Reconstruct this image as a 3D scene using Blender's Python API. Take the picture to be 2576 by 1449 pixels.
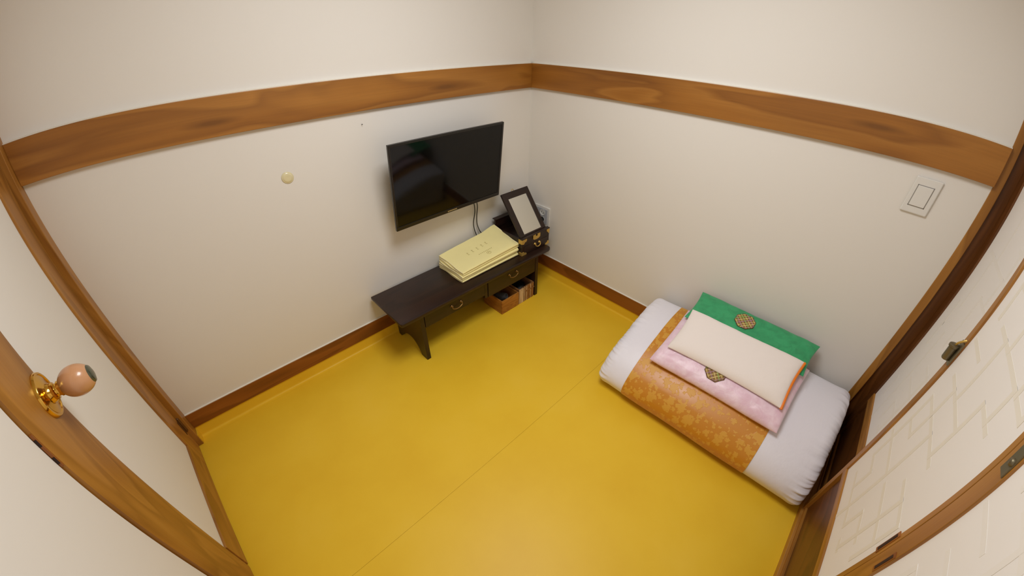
import bpy, bmesh, math, random
from mathutils import Vector, Matrix, noise

for o in list(bpy.data.objects):
    bpy.data.objects.remove(o, do_unlink=True)
SC = bpy.context.scene
COL = SC.collection
random.seed(7)
PI = math.pi

# ------------------------------------------------------------------ camera (ultra-wide phone lens, about 136 degrees across the diagonal)
cam = bpy.data.cameras.new('camera')
cam.type = 'PANO'
cam.panorama_type = 'FISHEYE_LENS_POLYNOMIAL'
cam.fisheye_fov = PI
cam.sensor_fit = 'HORIZONTAL'
cam.sensor_width = 36.0
cam.fisheye_polynomial_k0 = 0.0
cam.fisheye_polynomial_k1 = -0.0747105251
cam.fisheye_polynomial_k2 = -0.000651606823
cam.fisheye_polynomial_k3 = 0.000181994626
cam.fisheye_polynomial_k4 = -5.32495706e-06
cam.clip_start = 0.01
cam_o = bpy.data.objects.new('camera', cam)
COL.objects.link(cam_o)
YAW, PITCH, ROLL = 0.78944634, -0.62740866, 0.01251635
fwd = Vector((math.cos(PITCH) * math.cos(YAW), math.cos(PITCH) * math.sin(YAW), math.sin(PITCH)))
r0 = Vector((math.sin(YAW), -math.cos(YAW), 0))
u0 = r0.cross(fwd)
rt = math.cos(ROLL) * r0 + math.sin(ROLL) * u0
up = rt.cross(fwd)
M = Matrix((rt, up, -fwd)).transposed().to_4x4()
M.translation = Vector((-1.7530, -1.6277, 1.5))
cam_o.matrix_world = M
SC.camera = cam_o

# ------------------------------------------------------------------ world and exposure
w = bpy.data.worlds.new('world')
SC.world = w
w.use_nodes = True
w.node_tree.nodes['Background'].inputs[0].default_value = (0.05, 0.05, 0.05, 1)
w.node_tree.nodes['Background'].inputs[1].default_value = 0.3
SC.view_settings.view_transform = 'Standard'
SC.view_settings.look = 'None'
SC.view_settings.gamma = 1.0
SC.view_settings.use_curve_mapping = False
SC.view_settings.exposure = 0.0
SC.cycles.max_bounces = 7
SC.cycles.diffuse_bounces = 5
SC.cycles.caustics_reflective = False
SC.cycles.caustics_refractive = False
SC.cycles.glossy_bounces = 3
SC.cycles.transmission_bounces = 5
LAMP_POS = (-1.06, -1.06, 2.06)
LAMP_POWER = 16.8           # radiance of the lamp's diffuser
LAMP_COL = (0.97, 0.985, 0.995)

# ------------------------------------------------------------------ materials
def srgb(r, g, b):
    f = lambda c: (c / 12.92 if c <= .04045 else ((c + .055) / 1.055) ** 2.4)
    return (f(r / 255), f(g / 255), f(b / 255), 1)

class NT:
    def __init__(s, name):
        s.m = bpy.data.materials.new(name); s.m.use_nodes = True
        s.t = s.m.node_tree; s.b = s.t.nodes['Principled BSDF']
    def n(s, typ, **kw):
        nd = s.t.nodes.new(typ)
        for k, v in kw.items():
            if k.startswith('i_'):
                key = k[2:]
                nd.inputs[int(key) if key.isdigit() else key.replace('_', ' ')].default_value = v
            else:
                setattr(nd, k, v)
        return nd
    def l(s, a, ao, b, bi):
        s.t.links.new(a.outputs[ao], b.inputs[bi])
    def ramp(s, stops):
        nd = s.t.nodes.new('ShaderNodeValToRGB'); e = nd.color_ramp.elements
        while len(e) < len(stops): e.new(0.5)
        for i, (p, c) in enumerate(stops):
            e[i].position = p; e[i].color = c
        return nd
    def bump(s, src, so, strength, dist):
        b = s.n('ShaderNodeBump', i_Strength=strength, i_Distance=dist)
        s.l(src, so, b, 'Height'); s.l(b, 0, s.b, 'Normal')
    def set(s, **kw):
        for k, v in kw.items():
            s.b.inputs[k.replace('_', ' ')].default_value = v
        return s

def plain(name, col, rough=.5, metal=0., bump=None, var=0.0, sheen=0.0, coat=0.0, spec=.5):
    t = NT(name).set(Roughness=rough, Metallic=metal)
    t.b.inputs['Base Color'].default_value = col
    t.b.inputs['Specular IOR Level'].default_value = spec
    if sheen: t.b.inputs['Sheen Weight'].default_value = sheen
    if coat: t.b.inputs['Coat Weight'].default_value = coat
    if bump or var:
        tc = t.n('ShaderNodeTexCoord')
        nz = t.n('ShaderNodeTexNoise', i_Scale=(bump[0] if bump else 8), i_Detail=4.0)
        t.l(tc, 'Object', nz, 'Vector')
        if bump: t.bump(nz, 0, bump[1], bump[2])
        if var:
            n2 = t.n('ShaderNodeTexNoise', i_Scale=5.0, i_Detail=3.0); t.l(tc, 'Object', n2, 'Vector')
            c = [x for x in col[:3]]
            r = t.ramp([(.3, (*[x * (1 - var) for x in c], 1)), (.7, (*[min(1, x * (1 + var)) for x in c], 1))])
            t.l(n2, 0, r, 0); t.l(r, 0, t.b, 'Base Color')
    return t.m

def wood(name, axis, dark, mid, light, rough=.42, figure=7.0, across=7.0, along=1.1, knots=()):
    """stained softwood: contour-like figure that runs along AXIS"""
    t = NT(name).set(Roughness=rough)
    tc = t.n('ShaderNodeTexCoord')
    mp = t.n('ShaderNodeMapping')
    sc = [across] * 3; sc['xyz'.index(axis)] = along
    mp.inputs['Scale'].default_value = sc
    t.l(tc, 'Object', mp, 'Vector')
    vec = mp; vo = 0
    nz = t.n('ShaderNodeTexNoise', i_Scale=1.0, i_Detail=2.0, i_Roughness=.45, i_Distortion=.6)
    t.l(vec, vo, nz, 'Vector')
    mul = t.n('ShaderNodeMath', operation='MULTIPLY', i_1=figure); t.l(nz, 0, mul, 0)
    last = mul
    kd = None
    for (pt, amp) in knots:
        ds = t.n('ShaderNodeVectorMath', operation='DISTANCE')
        t.l(vec, vo, ds, 0)
        ds.inputs[1].default_value = [a * b for a, b in zip(pt, sc)]
        mr = t.n('ShaderNodeMapRange', i_1=0.0, i_2=amp, i_3=1.0, i_4=0.0); t.l(ds, 'Value', mr, 0)
        ad = t.n('ShaderNodeMath', operation='MULTIPLY_ADD', i_1=1.2); t.l(mr, 0, ad, 0); t.l(last, 0, ad, 2)
        last = ad
        mk = t.n('ShaderNodeMapRange', i_1=.03, i_2=.12, i_3=.8, i_4=0.0); t.l(ds, 'Value', mk, 0)
        if kd is None: kd = mk
        else:
            mx = t.n('ShaderNodeMath', operation='MAXIMUM'); t.l(kd, 0, mx, 0); t.l(mk, 0, mx, 1); kd = mx
    fr = t.n('ShaderNodeMath', operation='FRACT'); t.l(last, 0, fr, 0)
    rp = t.ramp([(0, dark), (.35, mid), (.8, light), (1, dark)])
    t.l(fr, 0, rp, 0)
    # slow tone change plus fine fibres
    n2 = t.n('ShaderNodeTexNoise', i_Scale=.8, i_Detail=2.0); t.l(vec, vo, n2, 'Vector')
    mpf = t.n('ShaderNodeMapping'); sf = [180.] * 3; sf['xyz'.index(axis)] = 5.
    mpf.inputs['Scale'].default_value = sf; t.l(tc, 'Object', mpf, 'Vector')
    n3 = t.n('ShaderNodeTexNoise', i_Scale=1.0, i_Detail=3.0); t.l(mpf, 0, n3, 'Vector')
    mix = t.n('ShaderNodeMix', data_type='RGBA', blend_type='MIX'); mix.inputs[0].default_value = .5
    r2 = t.ramp([(.3, dark), (.5, mid), (.72, light)]); t.l(n2, 0, r2, 0)
    t.l(rp, 0, mix, 6); t.l(r2, 0, mix, 7)
    m2 = t.n('ShaderNodeMix', data_type='RGBA', blend_type='MULTIPLY'); m2.inputs[0].default_value = .35
    r3 = t.ramp([(.3, (.72, .72, .72, 1)), (.7, (1, 1, 1, 1))]); t.l(n3, 0, r3, 0)
    t.l(mix, 2, m2, 6); t.l(r3, 0, m2, 7)
    out = m2
    if kd is not None:
        m3 = t.n('ShaderNodeMix', data_type='RGBA', blend_type='MIX')
        t.l(kd, 0, m3, 0); t.l(m2, 2, m3, 6); m3.inputs[7].default_value = [c * .72 for c in dark[:3]] + [1]
        out = m3
    t.l(out, 2, t.b, 'Base Color')
    t.bump(n3, 0, .12, .002)
    return t.m

WD, WM, WL = srgb(124, 75, 22), srgb(156, 100, 34), srgb(176, 120, 50)
MAT = {}
def wd(axis): 
    k = 'wood_' + axis
    if k not in MAT: MAT[k] = wood('stained_pine_' + axis, axis, srgb(132, 84, 28), srgb(164, 110, 42), srgb(184, 130, 58))
    return MAT[k]
MAT['band_a'] = wood('stained_pine_band_a', 'x', WD, WM, WL, figure=4.5, knots=[((-1.598, -.018, 1.265), .8), ((-.62, -.018, 1.27), 1.0)])
MAT['band_b'] = wood('stained_pine_band_b', 'y', WD, WM, WL, figure=4.5, knots=[((-.018, -1.62, 1.30), 1.0)])
for a in 'xyz':
    MAT['base_' + a] = wood('dark_pine_' + a, a, srgb(108, 58, 16), srgb(142, 80, 26), srgb(158, 94, 36))
    MAT['aged_' + a] = wood('aged_dark_pine_' + a, a, srgb(76, 40, 10), srgb(102, 58, 18), srgb(118, 70, 28))  # pine with shade put into its colour, for stile, rebate and kick boards
    MAT['ebony_' + a] = wood('dark_stained_wood_' + a, a, srgb(26, 13, 9), srgb(40, 22, 15), srgb(50, 29, 20), rough=.38, figure=5, along=1.5)
    MAT['crate_' + a] = wood('honey_box_wood_' + a, a, srgb(122, 72, 22), srgb(166, 106, 40), srgb(186, 128, 60), rough=.5, across=22, along=4)
    MAT['pale_' + a] = wood('weathered_pale_wood_' + a, a, srgb(160, 124, 84), srgb(214, 184, 142), srgb(232, 210, 172), rough=.6, across=30, along=5)
    MAT['umber_' + a] = wood('weathered_brown_wood_' + a, a, srgb(84, 50, 22), srgb(134, 86, 42), srgb(172, 124, 74), rough=.6, across=30, along=5)
MAT['wallpaper'] = plain('wallpaper', (.78, .75, .705, 1), .85, spec=.25)
MAT['ceilpaper'] = plain('ceiling_paper', (.80, .77, .73, 1), .9)
MAT['edge'] = plain('paper_edge', (.85, .82, .72, 1), .8)
MAT['ebony_in'] = plain('dark_wood_inside', srgb(14, 8, 6), .8)

def mat_vinyl():
    t = NT('yellow_vinyl').set(Roughness=.42)
    tc = t.n('ShaderNodeTexCoord')
    n1 = t.n('ShaderNodeTexNoise', i_Scale=3.2, i_Detail=4.0, i_Roughness=.55); t.l(tc, 'Object', n1, 'Vector')
    r = t.ramp([(.3, srgb(229, 185, 42)), (.55, srgb(233, 191, 47)), (.75, srgb(235, 194, 56))]); t.l(n1, 0, r, 0)
    t.l(r, 0, t.b, 'Base Color')
    n2 = t.n('ShaderNodeTexNoise', i_Scale=420.0, i_Detail=2.0); t.l(tc, 'Object', n2, 'Vector')
    t.bump(n2, 0, .08, .001)
    t.b.inputs['Specular IOR Level'].default_value = .28
    return t.m
MAT['vinyl'] = mat_vinyl()

MAT['paper'] = plain('mulberry_paper', (.84, .808, .782, 1), .9, var=.012, spec=.2)
# the paper is glued over the lattice: along each bar it lies a little proud and is tinted by the wood and the paste
MAT['lattice'] = plain('paper_over_lattice', (.80, .755, .675, 1), .9, spec=.2)
MAT['lattice_faint'] = plain('thick_paper_over_lattice', (.825, .790, .748, 1), .9, spec=.2)
MAT['backing'] = plain('outer_paper', (.94, .925, .91, 1), .9)

MAT['tvframe'] = plain('tv_bezel', srgb(24, 22, 21), .28)
MAT['tvscreen'] = plain('tv_glass', (.003, .003, .003, 1), .07, spec=.32)
MAT['tvside'] = plain('tv_side_metal', srgb(120, 116, 112), .35, .8)
MAT['blackplastic'] = plain('black_plastic', srgb(18, 17, 17), .4)
MAT['greyplastic'] = plain('grey_plastic', srgb(82, 82, 84), .4)
MAT['silver'] = plain('silver', srgb(200, 200, 200), .3, 1.0)
MAT['brass'] = plain('polished_brass', srgb(226, 178, 80), .12, 1.0)
MAT['brass_old'] = plain('aged_brass', srgb(206, 172, 92), .42, .6, var=.2)
MAT['pewter'] = plain('tarnished_brass', srgb(150, 118, 72), .35, .9)
MAT['bronze'] = plain('dark_bronze', srgb(122, 112, 88), .42, .7, var=.3)
MAT['hingebrown'] = plain('brown_hinge', srgb(104, 70, 36), .45, .5)
MAT['gapgrey'] = plain('grey_gap', (.30, .28, .26, 1), .6)
MAT['darkslot'] = plain('dark_slot', srgb(42, 20, 16), .7)
MAT['knobwood'] = plain('knob_beech', srgb(200, 148, 106), .28, coat=.4, var=.06)
MAT['smoky'] = plain('smoky_cap', srgb(96, 100, 84), .12, .6)
MAT['white_plastic'] = plain('white_plastic', (.74, .725, .69, 1), .35)
MAT['socket_grey'] = plain('socket_plastic', (.46, .47, .50, 1), .4)
MAT['mirror'] = plain('mirror_glass', (.88, .90, .88, 1), .01, 1.0)
MAT['suction'] = plain('yellowed_vinyl', srgb(222, 212, 172), .25, coat=.3)
MAT['towel'] = plain('yellow_terry', srgb(249, 237, 168), .95, bump=(700, .35, .003), sheen=.3, var=.03)
MAT['towel_hem'] = plain('pale_hem', srgb(250, 240, 200), .95)
MAT['towel_print'] = plain('faded_print', srgb(186, 168, 96), .95)
MAT['white_satin'] = plain('white_satin', srgb(233, 230, 238), .42, bump=(14, .10, .02), sheen=.2)
MAT['cream'] = plain('cream_cotton', srgb(240, 230, 224), .8, bump=(10, .10, .02), sheen=.15)
MAT['orange'] = plain('orange_silk', srgb(238, 128, 24), .5)
MAT['thread_ground'] = plain('emblem_ground', srgb(150, 116, 62), .7)
MAT['thread_gold'] = plain('gold_thread', srgb(222, 198, 130), .45, .1)
MAT['thread_purple'] = plain('purple_thread', srgb(172, 132, 140), .6)
MAT['thread_green'] = plain('pale_green_thread', srgb(150, 178, 96), .6)
MAT['thread_brown'] = plain('brown_thread', srgb(104, 66, 34), .6)

def mat_silk(name, c1, c2, rough=.38):
    t = NT(name).set(Roughness=rough)
    tc = t.n('ShaderNodeTexCoord')
    n1 = t.n('ShaderNodeTexNoise', i_Scale=26.0, i_Detail=3.0, i_Distortion=.8); t.l(tc, 'Object', n1, 'Vector')
    r = t.ramp([(.35, c1), (.62, c2)]); t.l(n1, 0, r, 0); t.l(r, 0, t.b, 'Base Color')
    n2 = t.n('ShaderNodeTexNoise', i_Scale=34.0, i_Detail=3.0, i_Distortion=1.0); t.l(tc, 'Object', n2, 'Vector')
    t.bump(n2, 0, .25, .006)
    t.b.inputs['Sheen Weight'].default_value = .25
    return t.m
MAT['pink'] = mat_silk('pink_silk', srgb(232, 196, 212), srgb(241, 214, 226))
MAT['green'] = mat_silk('green_silk', srgb(38, 146, 92), srgb(48, 162, 104), .5)

def mat_brocade():
    """gold satin woven with blossoms"""
    t = NT('gold_brocade').set(Roughness=.36)
    tc = t.n('ShaderNodeTexCoord')
    wp = t.n('ShaderNodeTexNoise', i_Scale=60.0, i_Detail=2.0); t.l(tc, 'UV', wp, 'Vector')
    def blossoms(scale, r_in, petals, off):
        mp = t.n('ShaderNodeMapping'); mp.inputs['Location'].default_value = (off, off * .7, 0); t.l(tc, 'UV', mp, 'Vector')
        wn = t.n('ShaderNodeTexNoise', i_Scale=scale * 2.3, i_Detail=1.0); t.l(mp, 0, wn, 'Vector')
        ms = t.n('ShaderNodeMix', data_type='VECTOR'); ms.inputs[0].default_value = .035 * 20 / scale
        t.l(mp, 0, ms, 4); t.l(wn, 'Color', ms, 5)
        v = t.n('ShaderNodeTexVoronoi', i_Scale=scale, i_Randomness=.75); v.voronoi_dimensions = '2D'; t.l(ms, 1, v, 'Vector')
        # petal outline from the angle around the blossom's centre
        sb = t.n('ShaderNodeVectorMath', operation='SUBTRACT'); t.l(ms, 1, sb, 0); t.l(v, 'Position', sb, 1)
        sp = t.n('ShaderNodeSeparateXYZ'); t.l(sb, 0, sp, 0)
        at = t.n('ShaderNodeMath', operation='ARCTAN2'); t.l(sp, 1, at, 0); t.l(sp, 0, at, 1)
        ml = t.n('ShaderNodeMath', operation='MULTIPLY', i_1=petals / 2.0); t.l(at, 0, ml, 0)
        sn = t.n('ShaderNodeMath', operation='SINE'); t.l(ml, 0, sn, 0)
        ab = t.n('ShaderNodeMath', operation='ABSOLUTE'); t.l(sn, 0, ab, 0)
        rr = t.n('ShaderNodeMath', operation='MULTIPLY_ADD', i_1=r_in * .45, i_2=r_in * .62); t.l(ab, 0, rr, 0)
        sz = t.n('ShaderNodeSeparateColor'); t.l(v, 'Color', sz, 0)
        rs = t.n('ShaderNodeMath', operation='MULTIPLY_ADD', i_1=.9, i_2=.35); t.l(sz, 0, rs, 0)
        rm = t.n('ShaderNodeMath', operation='MULTIPLY'); t.l(rr, 0, rm, 0); t.l(rs, 0, rm, 1)
        df = t.n('ShaderNodeMath', operation='SUBTRACT'); t.l(rm, 0, df, 0); t.l(v, 'Distance', df, 1)
        st = t.n('ShaderNodeMapRange', i_1=-.015, i_2=.03, i_3=0.0, i_4=1.0); t.l(df, 0, st, 0)
        return st
    a = blossoms(17.0, .36, 5.0, .0)
    b = blossoms(38.0, .33, 4.0, 3.7)
    mx = t.n('ShaderNodeMath', operation='MAXIMUM'); t.l(a, 0, mx, 0); t.l(b, 0, mx, 1)
    mix = t.n('ShaderNodeMix', data_type='RGBA'); t.l(mx, 0, mix, 0)
    mix.inputs[6].default_value = srgb(200, 130, 12); mix.inputs[7].default_value = srgb(212, 154, 42)
    t.l(mix, 2, t.b, 'Base Color')
    rr = t.n('ShaderNodeMapRange', i_3=.36, i_4=.5); t.l(mx, 0, rr, 0); t.l(rr, 0, t.b, 'Roughness')
    t.bump(mx, 0, .25, .0015)
    t.b.inputs['Sheen Weight'].default_value = .2
    t.b.inputs['Specular IOR Level'].default_value = .6
    return t.m
MAT['brocade'] = mat_brocade()

# ------------------------------------------------------------------ mesh helpers
def box(bm, x0, x1, y0, y1, z0, z1, bev=0.0, seg=2):
    vs = [bm.verts.new((x, y, z)) for x in (min(x0, x1), max(x0, x1)) for y in (min(y0, y1), max(y0, y1)) for z in (min(z0, z1), max(z0, z1))]
    f = [(0, 1, 3, 2), (4, 6, 7, 5), (0, 4, 5, 1), (2, 3, 7, 6), (0, 2, 6, 4), (1, 5, 7, 3)]
    fs = [bm.faces.new([vs[i] for i in q]) for q in f]
    if bev:
        es = list({e for q in fs for e in q.edges})
        bmesh.ops.bevel(bm, geom=es, offset=bev, segments=seg, profile=.5, affect='EDGES')
    return bm

def nb(): return bmesh.new()

def prism(bm, pts, axis, a0, a1, bev=0.0):
    """extrude a 2D outline (list of pairs in the other two axes) from a0 to a1 along axis"""
    def mk(p, a):
        return {'x': (a, p[0], p[1]), 'y': (p[0], a, p[1]), 'z': (p[0], p[1], a)}[axis]
    A = [bm.verts.new(mk(p, a0)) for p in pts]; B = [bm.verts.new(mk(p, a1)) for p in pts]
    n = len(pts); fs = [bm.faces.new(A), bm.faces.new(B[::-1])]
    for i in range(n):
        fs.append(bm.faces.new((A[i], B[i], B[(i + 1) % n], A[(i + 1) % n])))
    bmesh.ops.recalc_face_normals(bm, faces=fs)
    if bev:
        es = list(fs[0].edges) + list(fs[1].edges)
        bmesh.ops.bevel(bm, geom=es, offset=bev, segments=2, profile=.5, affect='EDGES')
    return bm

def lathe(bm, prof, origin, direction, seg=32):
    """prof: list of (distance along direction, radius)"""
    d = Vector(direction).normalized(); q = d.to_track_quat('Z', 'Y'); o = Vector(origin)
    rings = []
    for (h, r) in prof:
        if r < 1e-6:
            rings.append([bm.verts.new(o + d * h)])
        else:
            rings.append([bm.verts.new(o + q @ Vector((r * math.cos(2 * PI * k / seg), r * math.sin(2 * PI * k / seg), h))) for k in range(seg)])
    fs = []
    for a, b in zip(rings, rings[1:]):
        for k in range(seg):
            k2 = (k + 1) % seg
            if len(a) == 1 and len(b) == 1: continue
            if len(a) == 1: fs.append(bm.faces.new((a[0], b[k], b[k2])))
            elif len(b) == 1: fs.append(bm.faces.new((a[k], b[0], a[k2])))
            else: fs.append(bm.faces.new((a[k], b[k], b[k2], a[k2])))
    bmesh.ops.recalc_face_normals(bm, faces=fs)
    return bm

def smooth_path(pts, n=8):
    P = [Vector(p) for p in pts]; out = []
    Q = [P[0] * 2 - P[1]] + P + [P[-1] * 2 - P[-2]]
    for i in range(1, len(Q) - 2):
        for k in range(n):
            s = k / n; a, b, c, d = Q[i - 1:i + 3]
            out.append(.5 * ((2 * b) + (c - a) * s + (2 * a - 5 * b + 4 * c - d) * s * s + (3 * b - a - 3 * c + d) * s ** 3))
    out.append(P[-1]); return out

def tube(bm, pts, rad, seg=10):
    pts = [Vector(p) for p in pts]; rings = []; prev = None
    for i, p in enumerate(pts):
        d = (pts[min(i + 1, len(pts) - 1)] - pts[max(i - 1, 0)]).normalized()
        if prev is None:
            x = d.orthogonal().normalized()
        else:
            x = (prev - d * prev.dot(d)).normalized()
        prev = x; y = d.cross(x)
        r = rad(i / (len(pts) - 1)) if callable(rad) else rad
        rings.append([bm.verts.new(p + r * (math.cos(2 * PI * k / seg) * x + math.sin(2 * PI * k / seg) * y)) for k in range(seg)])
    fs = []
    for a, b in zip(rings, rings[1:]):
        for k in range(seg): fs.append(bm.faces.new((a[k], a[(k + 1) % seg], b[(k + 1) % seg], b[k])))
    fs.append(bm.faces.new(rings[0][::-1])); fs.append(bm.faces.new(rings[-1]))
    bmesh.ops.recalc_face_normals(bm, faces=fs)
    return bm

def tag(o, label=None, cat=None, group=None, kind=None):
    if label: o['label'] = label
    if cat: o['category'] = cat
    if group: o['group'] = group
    if kind: o['kind'] = kind
    return o

BASE = {}
def obj(name, bm, mat, parent=None, loc=None, smooth=False, local=False):
    """link bm as one mesh object. Vertices are in world coordinates unless local; the mesh is moved so that its object sits at loc (or its parent's base)"""
    base = Vector((0, 0, 0))
    if parent is not None and not local: base = BASE.get(parent.name, Vector((0, 0, 0)))
    me = bpy.data.meshes.new(name)
    if loc is None and parent is None and len(bm.verts):
        xs = [v.co.x for v in bm.verts]; ys = [v.co.y for v in bm.verts]; zs = [v.co.z for v in bm.verts]
        loc = Vector(((min(xs) + max(xs)) / 2, (min(ys) + max(ys)) / 2, min(zs)))
    if loc is not None: base = Vector(loc)
    if base.length: bmesh.ops.translate(bm, verts=bm.verts, vec=-base)
    bm.to_mesh(me); bm.free()
    for mm in (mat if isinstance(mat, (list, tuple)) else [mat]):
        me.materials.append(MAT[mm] if isinstance(mm, str) else mm)
    if smooth:
        for p in me.polygons: p.use_smooth = True
    o = bpy.data.objects.new(name, me); COL.objects.link(o)
    if parent is not None:
        o.parent = parent
        BASE[o.name] = BASE.get(parent.name, Vector((0, 0, 0)))
    else:
        o.location = base; BASE[o.name] = base.copy()
    return o

def sharp(o, ang=35):
    me = o.data
    for p in me.polygons: p.use_smooth = True
    try: me.set_sharp_from_angle(angle=math.radians(ang))
    except Exception: pass
    return o

def empty(name, loc, label, cat, group=None, kind=None, rz=0):
    o = bpy.data.objects.new(name, None); COL.objects.link(o); o.location = loc; o.rotation_euler = (0, 0, rz)
    o.empty_display_size = .05
    BASE[o.name] = Vector(loc)
    return tag(o, label, cat, group, kind)

def struct_mesh(name, bm, mat, label, cat):
    # structure keeps world coordinates so that wood figure and paper run on
    o = obj(name, bm, mat, loc=(0, 0, 0))
    return tag(o, label, cat, kind='structure')

# ------------------------------------------------------------------ the room
CEIL = 2.10
XW, YW = -2.225, -2.16         # planes of the wall by the door and of the wall behind the sliding doors
o = struct_mesh('floor', box(nb(), XW - .1, .1, YW - .1, .1, -.06, -.004), 'vinyl', 'yellow vinyl floor of the room with a straight seam', 'floor')
FLOOR = o
SEAM = -.987
def sheet(x0, x1, y0, y1):
    bm = nb(); box(bm, x0, x1, y0, y1, -.004, 0); return bm
obj('vinyl_sheet', sheet(XW, 0, SEAM + .0004, 0), 'vinyl', FLOOR)
obj('vinyl_sheet', sheet(XW, 0, YW, SEAM - .0004), 'vinyl', FLOOR)
# vinyl turned up against the two far walls, with a small cove
def upturn(axis, a0, a1, h=.075, r=.010):
    bm = nb(); pts = [(0, 0)]
    prof = [(-.024, 0.0003), (-r - .003, .0006)] + [(-.003 - r + r * math.sin(t), r - r * math.cos(t) + .0006) for t in [PI / 8, PI / 4, 3 * PI / 8, PI / 2]] + [(-.003, h), (0, h), (0, 0)]
    if axis == 'x': prism(bm, [(p[0], p[1]) for p in prof], 'x', a0, a1)
    else: prism(bm, [(p[0], p[1]) for p in prof], 'y', a0, a1)
    return bm
sharp(obj('vinyl_upturn', upturn('x', -2.16, 0), 'vinyl', FLOOR))
sharp(obj('vinyl_upturn', upturn('y', -2.006, 0), 'vinyl', FLOOR))
sharp(obj('vinyl_upturn', box(nb(), -2.1602, -2.1570, -.050, -.003, 0, .058), 'vinyl', FLOOR))

struct_mesh('wall_back', box(nb(), -2.4, .1, 0, .1, -.05, CEIL), 'wallpaper', 'off-white papered wall behind the television', 'wall')
struct_mesh('wall_right', box(nb(), 0, .1, -2.006, 0, -.05, CEIL), 'wallpaper', 'off-white papered wall behind the folded bedding', 'wall')
LEAF_A = -0.05637
def leafpt(v):
    c, s_ = math.cos(-LEAF_A), math.sin(-LEAF_A)
    return Vector((-2.1825 + v.x * c - v.y * s_, v.x * s_ + v.y * c, v.z))
wl = nb(); box(wl, -.15, -.016, -2.3, -.893, -.05, CEIL); box(wl, -.15, -.040, -.893, .1, -.05, CEIL); box(wl, -.045, -.016, -.893, .05, 1.956, CEIL)
for v in wl.verts: v.co = leafpt(v.co)
struct_mesh('wall_left', wl, 'wallpaper', 'off-white wall around the door with the round wooden knob', 'wall')
bm = nb(); box(bm, XW - .1, .15, YW - .06, YW - .16, -.05, CEIL); box(bm, XW, .1, YW - .06, -2.03, 1.93, CEIL)
struct_mesh('wall_front', bm, 'wallpaper', 'off-white wall around the papered sliding doors', 'wall')
struct_mesh('ceiling', box(nb(), XW - .1, .15, YW - .16, .1, CEIL, CEIL + .08), 'ceilpaper', 'pale papered ceiling of the room', 'ceiling')

# beams that run round the two far walls
o = struct_mesh('trim_1', box(nb(), -2.16, -.0185, -.018, 0, 1.2184, 1.3465, .0015), 'band_a', 'brown stained wooden rail on the television wall', 'trim')
obj('paper_edge', box(nb(), -2.16, 0, -.012, 0, 1.3465, 1.3495), 'edge', o)
o = struct_mesh('trim_2', box(nb(), -.018, 0, -2.006, 0, 1.2184, 1.3465, .0015), 'band_b', 'brown stained wooden rail on the wall above the bedding', 'trim')
obj('paper_edge', box(nb(), -.012, 0, -2.006, 0, 1.3465, 1.3495), 'edge', o)
o = struct_mesh('baseboard_back', box(nb(), -2.16, -.009, -.009, 0, .0690, .1535, .001), 'base_x', 'brown baseboard along the television wall', 'baseboard')
obj('paper_edge', box(nb(), -2.16, 0, -.006, 0, .1535, .1570), 'edge', o)
o = struct_mesh('baseboard_right', box(nb(), -.009, 0, -2.006, 0, .0690, .1535, .001), 'base_y', 'brown baseboard along the wall behind the bedding', 'baseboard')
obj('paper_edge', box(nb(), -.006, 0, -2.006, 0, .1535, .1570), 'edge', o)

# jambs
struct_mesh('trim_3', box(nb(), -2.205, -2.160, -.055, 0, 0, 2.0, .002), wd('z'), 'brown door jamb in the corner by the knobbed door', 'trim')
o = struct_mesh('trim_4', box(nb(), -.003, .05, -2.034, -2.006, 0, 1.93, .002), wd('z'), 'brown door jamb between bedding wall and sliding doors', 'trim')
obj('rebate', box(nb(), .010, .05, -2.11, -2.034, 0, 1.93), 'aged_z', o)  # darker colour paints in the shade of the recess
bm = nb(); box(bm, XW, 0, -2.03, -2.046, 0, .034, .002); box(bm, XW, 0, -2.046, -2.12, 0, .016); box(bm, XW, .0, -2.066, -2.070, 0, .03)
struct_mesh('trim_5', bm, wd('x'), 'brown floor track under the papered sliding doors', 'trim')
struct_mesh('trim_6', box(nb(), XW, .05, -2.03, -2.12, 1.88, 1.93, .002), wd('x'), 'brown head rail over the papered sliding doors', 'trim')

# ------------------------------------------------------------------ the hinged door (a little ajar), built in its own frame: s runs along the leaf, n out of it
leaf = empty('door_1', (-2.1825, 0, 0), 'hinged wooden door with white paper panel and round wooden knob', 'door', kind='structure')
leaf.rotation_euler = (0, 0, -LEAF_A)        # local -y runs along the leaf towards its free edge, +x faces the room
T = .035
def lbox(y0, y1, z0, z1, x0=-T, x1=0, bev=.0015): return box(nb(), x0, x1, y0, y1, z0, z1, bev)
obj('hinge_stile', lbox(-.057, -.19, .006, 1.95), wd('z'), leaf, local=True)
def stile_mesh():
    # moulded stile: the room face falls back to the edges
    pr = [(-T, -.712), (-.006, -.712), (-.001, -.722), (0, -.735), (0, -.86), (-.003, -.878), (-.010, -.887), (-T, -.890)]
    return prism(nb(), pr, 'z', .006, 1.95)
ls = obj('lock_stile', stile_mesh(), wd('z'), leaf, local=True); sharp(ls, 40)
obj('bottom_rail', lbox(-.19, -.712, .006, .166), wd('y'), leaf, local=True)
obj('top_rail', lbox(-.19, -.712, 1.80, 1.95), wd('y'), leaf, local=True)
obj('paper_panel', box(nb(), -T + .005, -.007, -.19, -.712, .166, 1.80), 'wallpaper', leaf, local=True)
for z in (.16, 1.70):
    h = obj('hinge', lathe(nb(), [(-.045, 0), (-.045, .004), (-.04, .006), (.04, .006), (.045, .004), (.045, 0)], (.003, -.056, z), (0, 0, 1), 16), 'hingebrown', leaf, local=True, smooth=True)
    obj('hinge_leaf', box(nb(), -.002, .0015, -.057, -.085, z - .04, z + .04), 'hingebrown', h, local=True)
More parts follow.
